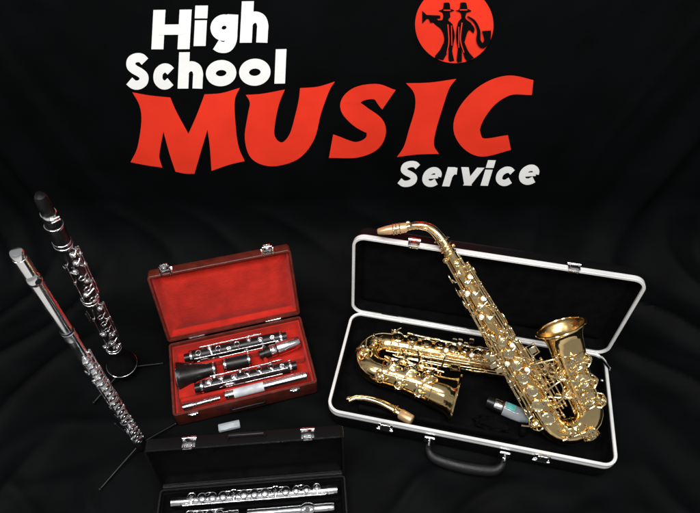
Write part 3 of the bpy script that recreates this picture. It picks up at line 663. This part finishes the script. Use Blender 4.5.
rr_ = thing('clarinet_barrel', 'short black clarinet barrel with two silver rings', 'clarinet part', along_x(MC, -.040, .010, .036)); clar_barrel(rr_, 0, .062)
rm = thing('clarinet_mouthpiece', 'clarinet mouthpiece under a bright silver cap', 'clarinet part', along_x(MC, .055, .018, .036, tilt=8)); clar_mouth(rm, 0, .075, SILVER)
rt = thing('cleaning_tube', 'silver tube with pale paper label along the case edge', 'tube', along_x(MC, -.045, -.074, .048, tilt=1))
mb = MB(); mb.tube([(0, 0, 0), (0, .002, 0), (0, .180, 0), (0, .182, 0)], [.008, .0102, .0102, .008], 22)
for yy in (.008, .095, .172): mb.ring((0, yy, 0), (0, 1, 0), .0103, .0008, 24, 6)
mb.build('tube_wall', SILVER, rt)
mb = MB(); mb.tube([(0, .020, 0), (0, .085, 0)], .0104, 22, cap=False); mb.build('paper_label', PAPER, rt)
rt2 = thing('cleaning_rod', 'short silver rod resting in the front of the case', 'rod', along_x(MC, -.135, -.078, .047, tilt=2))
mb = MB(); mb.tube([(0, 0, 0), (0, .002, 0), (0, .022, 0), (0, .024, 0), (0, .080, 0)], [.006, .0085, .0085, .006, .0055], 18); mb.build('rod_shaft', SILVER, rt2)
for yy in (.03, .06):
    mb = MB(); mb.ring((0, yy, 0), (0, 1, 0), .0065, .0015, 18, 6); mb.build('metal_ring', CHROME, rt2)

# ---- flute case
FW, FD, FH, FL = .362, .125, .034, .026
MF = placed((-.185, .345, .003), 4.5)
fc = thing('flute_case', 'open narrow black flute case with chrome latches', 'instrument case', MF)
base = tray(fc, 'base', FW, FD, FH, .008, SHELL, PLUSHB, th=.005, edge=.004, floor=.008, pad=.002)
lid = tray(fc, 'lid', FW, FD + .012, FL, .008, SHELL, PLUSHB, th=.005, edge=.004, floor=.006, M=lid_matrix(FD, FH, FL, 8), pad=.006)
y_ = (FD + .012) / 2
for x in (-.10, .115):
    mb = MB(); mb.box((x, y_ + .0012, FL - .012), (.024, .0024, .022), bev=.0008); mb.box((x, y_ + .004, FL - .009), (.015, .006, .015), bev=.0015); mb.cyl((x - .013, y_ + .0035, FL - .018), (x + .013, y_ + .0035, FL - .018), .0024, seg=10)
    mb.tube([(x - .007, y_ + .004, FL - .002), (x - .007, y_ + .007, FL + .006), (x + .007, y_ + .007, FL + .006), (x + .007, y_ + .004, FL - .002)], .0016, 8); mb.build('latch', CHROME, lid)
mb = MB(); mb.tube([(-.03, y_ + .002, FL - .014), (-.028, y_ + .008, FL - .014), (.035, y_ + .008, FL - .014), (.037, y_ + .002, FL - .014)], .0035, 10); mb.build('handle', PLASTIC, lid)
mb = MB(); mb.cyl((-.15, FD / 2 + .003, FH + .002), (.15, FD / 2 + .003, FH + .002), .0016, seg=10); mb.build('hinge', PLASTIC, base)
for yy in (.020, -.012):
    mb = MB(); mb.box((0, yy, .017), (FW - .03, .006, .018), bev=.002); mb.build('divider', PLUSHB, base)
f1 = thing('flute_middle_joint', 'silver flute middle joint with round keys in its case', 'flute part', along_x(MF, -.156, .036, .030, roll=-10)); flute_tube(f1, 0, .320, 'tube', (.01, .31)); flute_keys(f1, .03, .29, 13)
f2 = thing('flute_foot_joint', 'short silver flute foot joint lying in the case', 'flute part', along_x(MF, -.135, .004, .030, roll=-5)); flute_tube(f2, 0, .11, 'tube', (.10,)); flute_keys(f2, .01, .085, 4)
f3 = thing('flute_head_joint', 'plain silver flute head joint with lip plate', 'flute part', along_x(MF, -.01, .004, .029, roll=10)); flute_tube(f3, 0, .155, 'tube', (), True); lip_plate(f3, .115)
pb = on_z(229, 428, .008)
rbx = thing('reed_box', 'small clear plastic reed box on black cloth', 'plastic box', placed((pb.x, pb.y + .004, .003), 14))
mb = MB(); mb.box((0, 0, .006), (.046, .016, .010), bev=.002); mb.build('box_shell', CLEAR, rbx)
mb = MB(); mb.box((-.004, 0, .0045), (.030, .009, .003), bev=.001); mb.build('reed', PAPER, rbx)

# ------------------------------------------------------------------ standing flute and clarinet
def stand(name, label, c, legs, peg, cat='instrument stand', hub=.016):
    st = thing(name, label, cat, Matrix.Translation(V(c)), group='instrument stands')
    mb = MB(); mb.lathe([(hub * .6, .006), (hub, .008), (hub, .020), (hub * .7, .026), (.006, .030)], (0, 0, 0), (0, 0, 1), 20); mb.build('hub', PLASTIC, st)
    for dx, dy in legs:
        mb = MB(); mb.tube([(0, 0, .018), (dx * .5, dy * .5, .012), (dx, dy, .005)], [.0024, .0022, .0022], 10); mb.ball((dx, dy, .0050), .0040, u=12, w=8); mb.build('leg', PLASTIC, st)
    mb = MB(); mb.tube([(0, 0, .026), tuple(V(peg) * .8), tuple(peg)], [.006, .006, .004], 12); mb.build('peg', PLASTIC, st)
    return st
def stand_axis(pb, zb, pt, L):
    B = on_z(*pb, zb); r = ray(*pt); o = V((0, 0, CAMZ))
    b_ = r.dot(o - B); a_ = r.dot(r); c_ = (o - B).dot(o - B) - L * L; D = b_ * b_ - a_ * c_
    if D < 0: t = -b_ / a_
    else:
        ts = [(-b_ - D ** .5) / a_, (-b_ + D ** .5) / a_]; t = max(ts, key=lambda t: (o + r * t - B).z)
    return B, o + r * t
B, T = stand_axis((138, 440), .035, (16, 252), .62)
k = (T - B).length / .655
fs = thing('flute', 'silver flute standing upright on a small black stand', 'flute', frame(B, T - B, V((0, 0, CAMZ)) - (B + T) / 2 + V((.10, 0, 0))) @ Matrix.Scale(k, 4))
flute_tube(fs, 0, .105, 'foot_joint', (.10,)); fb = flute_tube(fs, .106, .46, 'body', (.45,)); fh = flute_tube(fs, .461, .645, 'head_joint', (), True)
tring(fh, .464, FR + .0004, EBONY)
flute_keys(fs, .01, .10, 4); flute_keys(fs, .12, .39, 13); lip_plate(fs, .600, .85)
hx = B.x; hy = B.y; lg = on_z(100, 489, .005)
stand('flute_stand', 'small black folding stand under the flute', (B.x, B.y, 0), [(lg.x - hx, lg.y - hy), (.06, .05), (-.07, .05)], (T - B) * .10 + V((0, 0, .03)), hub=.012)
B, T = stand_axis((122, 364), .035, (39, 194), .585)
k = (T - B).length / .595
cs = thing('clarinet', 'black clarinet with silver keys standing upright on a stand', 'clarinet', frame(B, T - B, V((0, 0, CAMZ)) - (B + T) / 2 + V((.12, 0, 0))) @ Matrix.Scale(k, 4))
clar_bell(cs, 0, .09); clar_joint(cs, .09, .295, LO, 'lower_joint'); clar_joint(cs, .297, .475, UP, 'upper_joint'); clar_barrel(cs, .476, .050, .0138); clar_mouth(cs, .527, .066, PLASTIC, cr=.0100, cl=.60, s=.84)
stand('clarinet_stand', 'black folding stand under the upright clarinet', (B.x, B.y, 0), [(-.05, -.08), (.08, .02), (-.06, .07)], (T - B) * .10 + V((0, 0, .03)), hub=.018)

# ------------------------------------------------------------------ light
w = bpy.data.worlds.new("World"); S.world = w; w.use_nodes = True
w.node_tree.nodes['Background'].inputs[0].default_value = (0.95, 0.97, 1, 1); w.node_tree.nodes['Background'].inputs[1].default_value = 0.26
def area(name, loc, tgt, sx, sy, e, col=(1, 1, 1)):
    l = bpy.data.lights.new(name, 'AREA'); l.shape = 'RECTANGLE'; l.size = sx; l.size_y = sy; l.energy = e; l.color = col
    o = bpy.data.objects.new(name, l); COL.objects.link(o); o.location = loc
    o.rotation_euler = (V(tgt) - V(loc)).to_track_quat('-Z', 'Y').to_euler()
area('ceiling_and_added_lamp', (-.5, -.1, 2.5), (0, .8, .2), 1.2, .22, 40, (1, .99, .96))
area('ceiling_and_added_lamp', (.8, -.5, 2.4), (.1, .8, .2), 1.2, .22, 32, (1, .98, .94))
area('ceiling_and_added_lamp', (.1, .35, 2.2), (0, .7, 0), .35, .12, 8, (1, .98, .95))  # small extra lamp added overhead for sparkles on the metal
area('ceiling_and_added_lamp', (-1.2, -.2, 1.5), (-.4, .6, .3), .3, .3, 5, (1, 1, 1))  # added low side lamp for highlights at left, not a ceiling fitting
area('added_sparkle_lamp', (.15, -.25, 1.45), (.3, .65, .1), .08, .08, 2.2, (1, 1, 1))  # tiny lamp added only to put bright glints on the brass
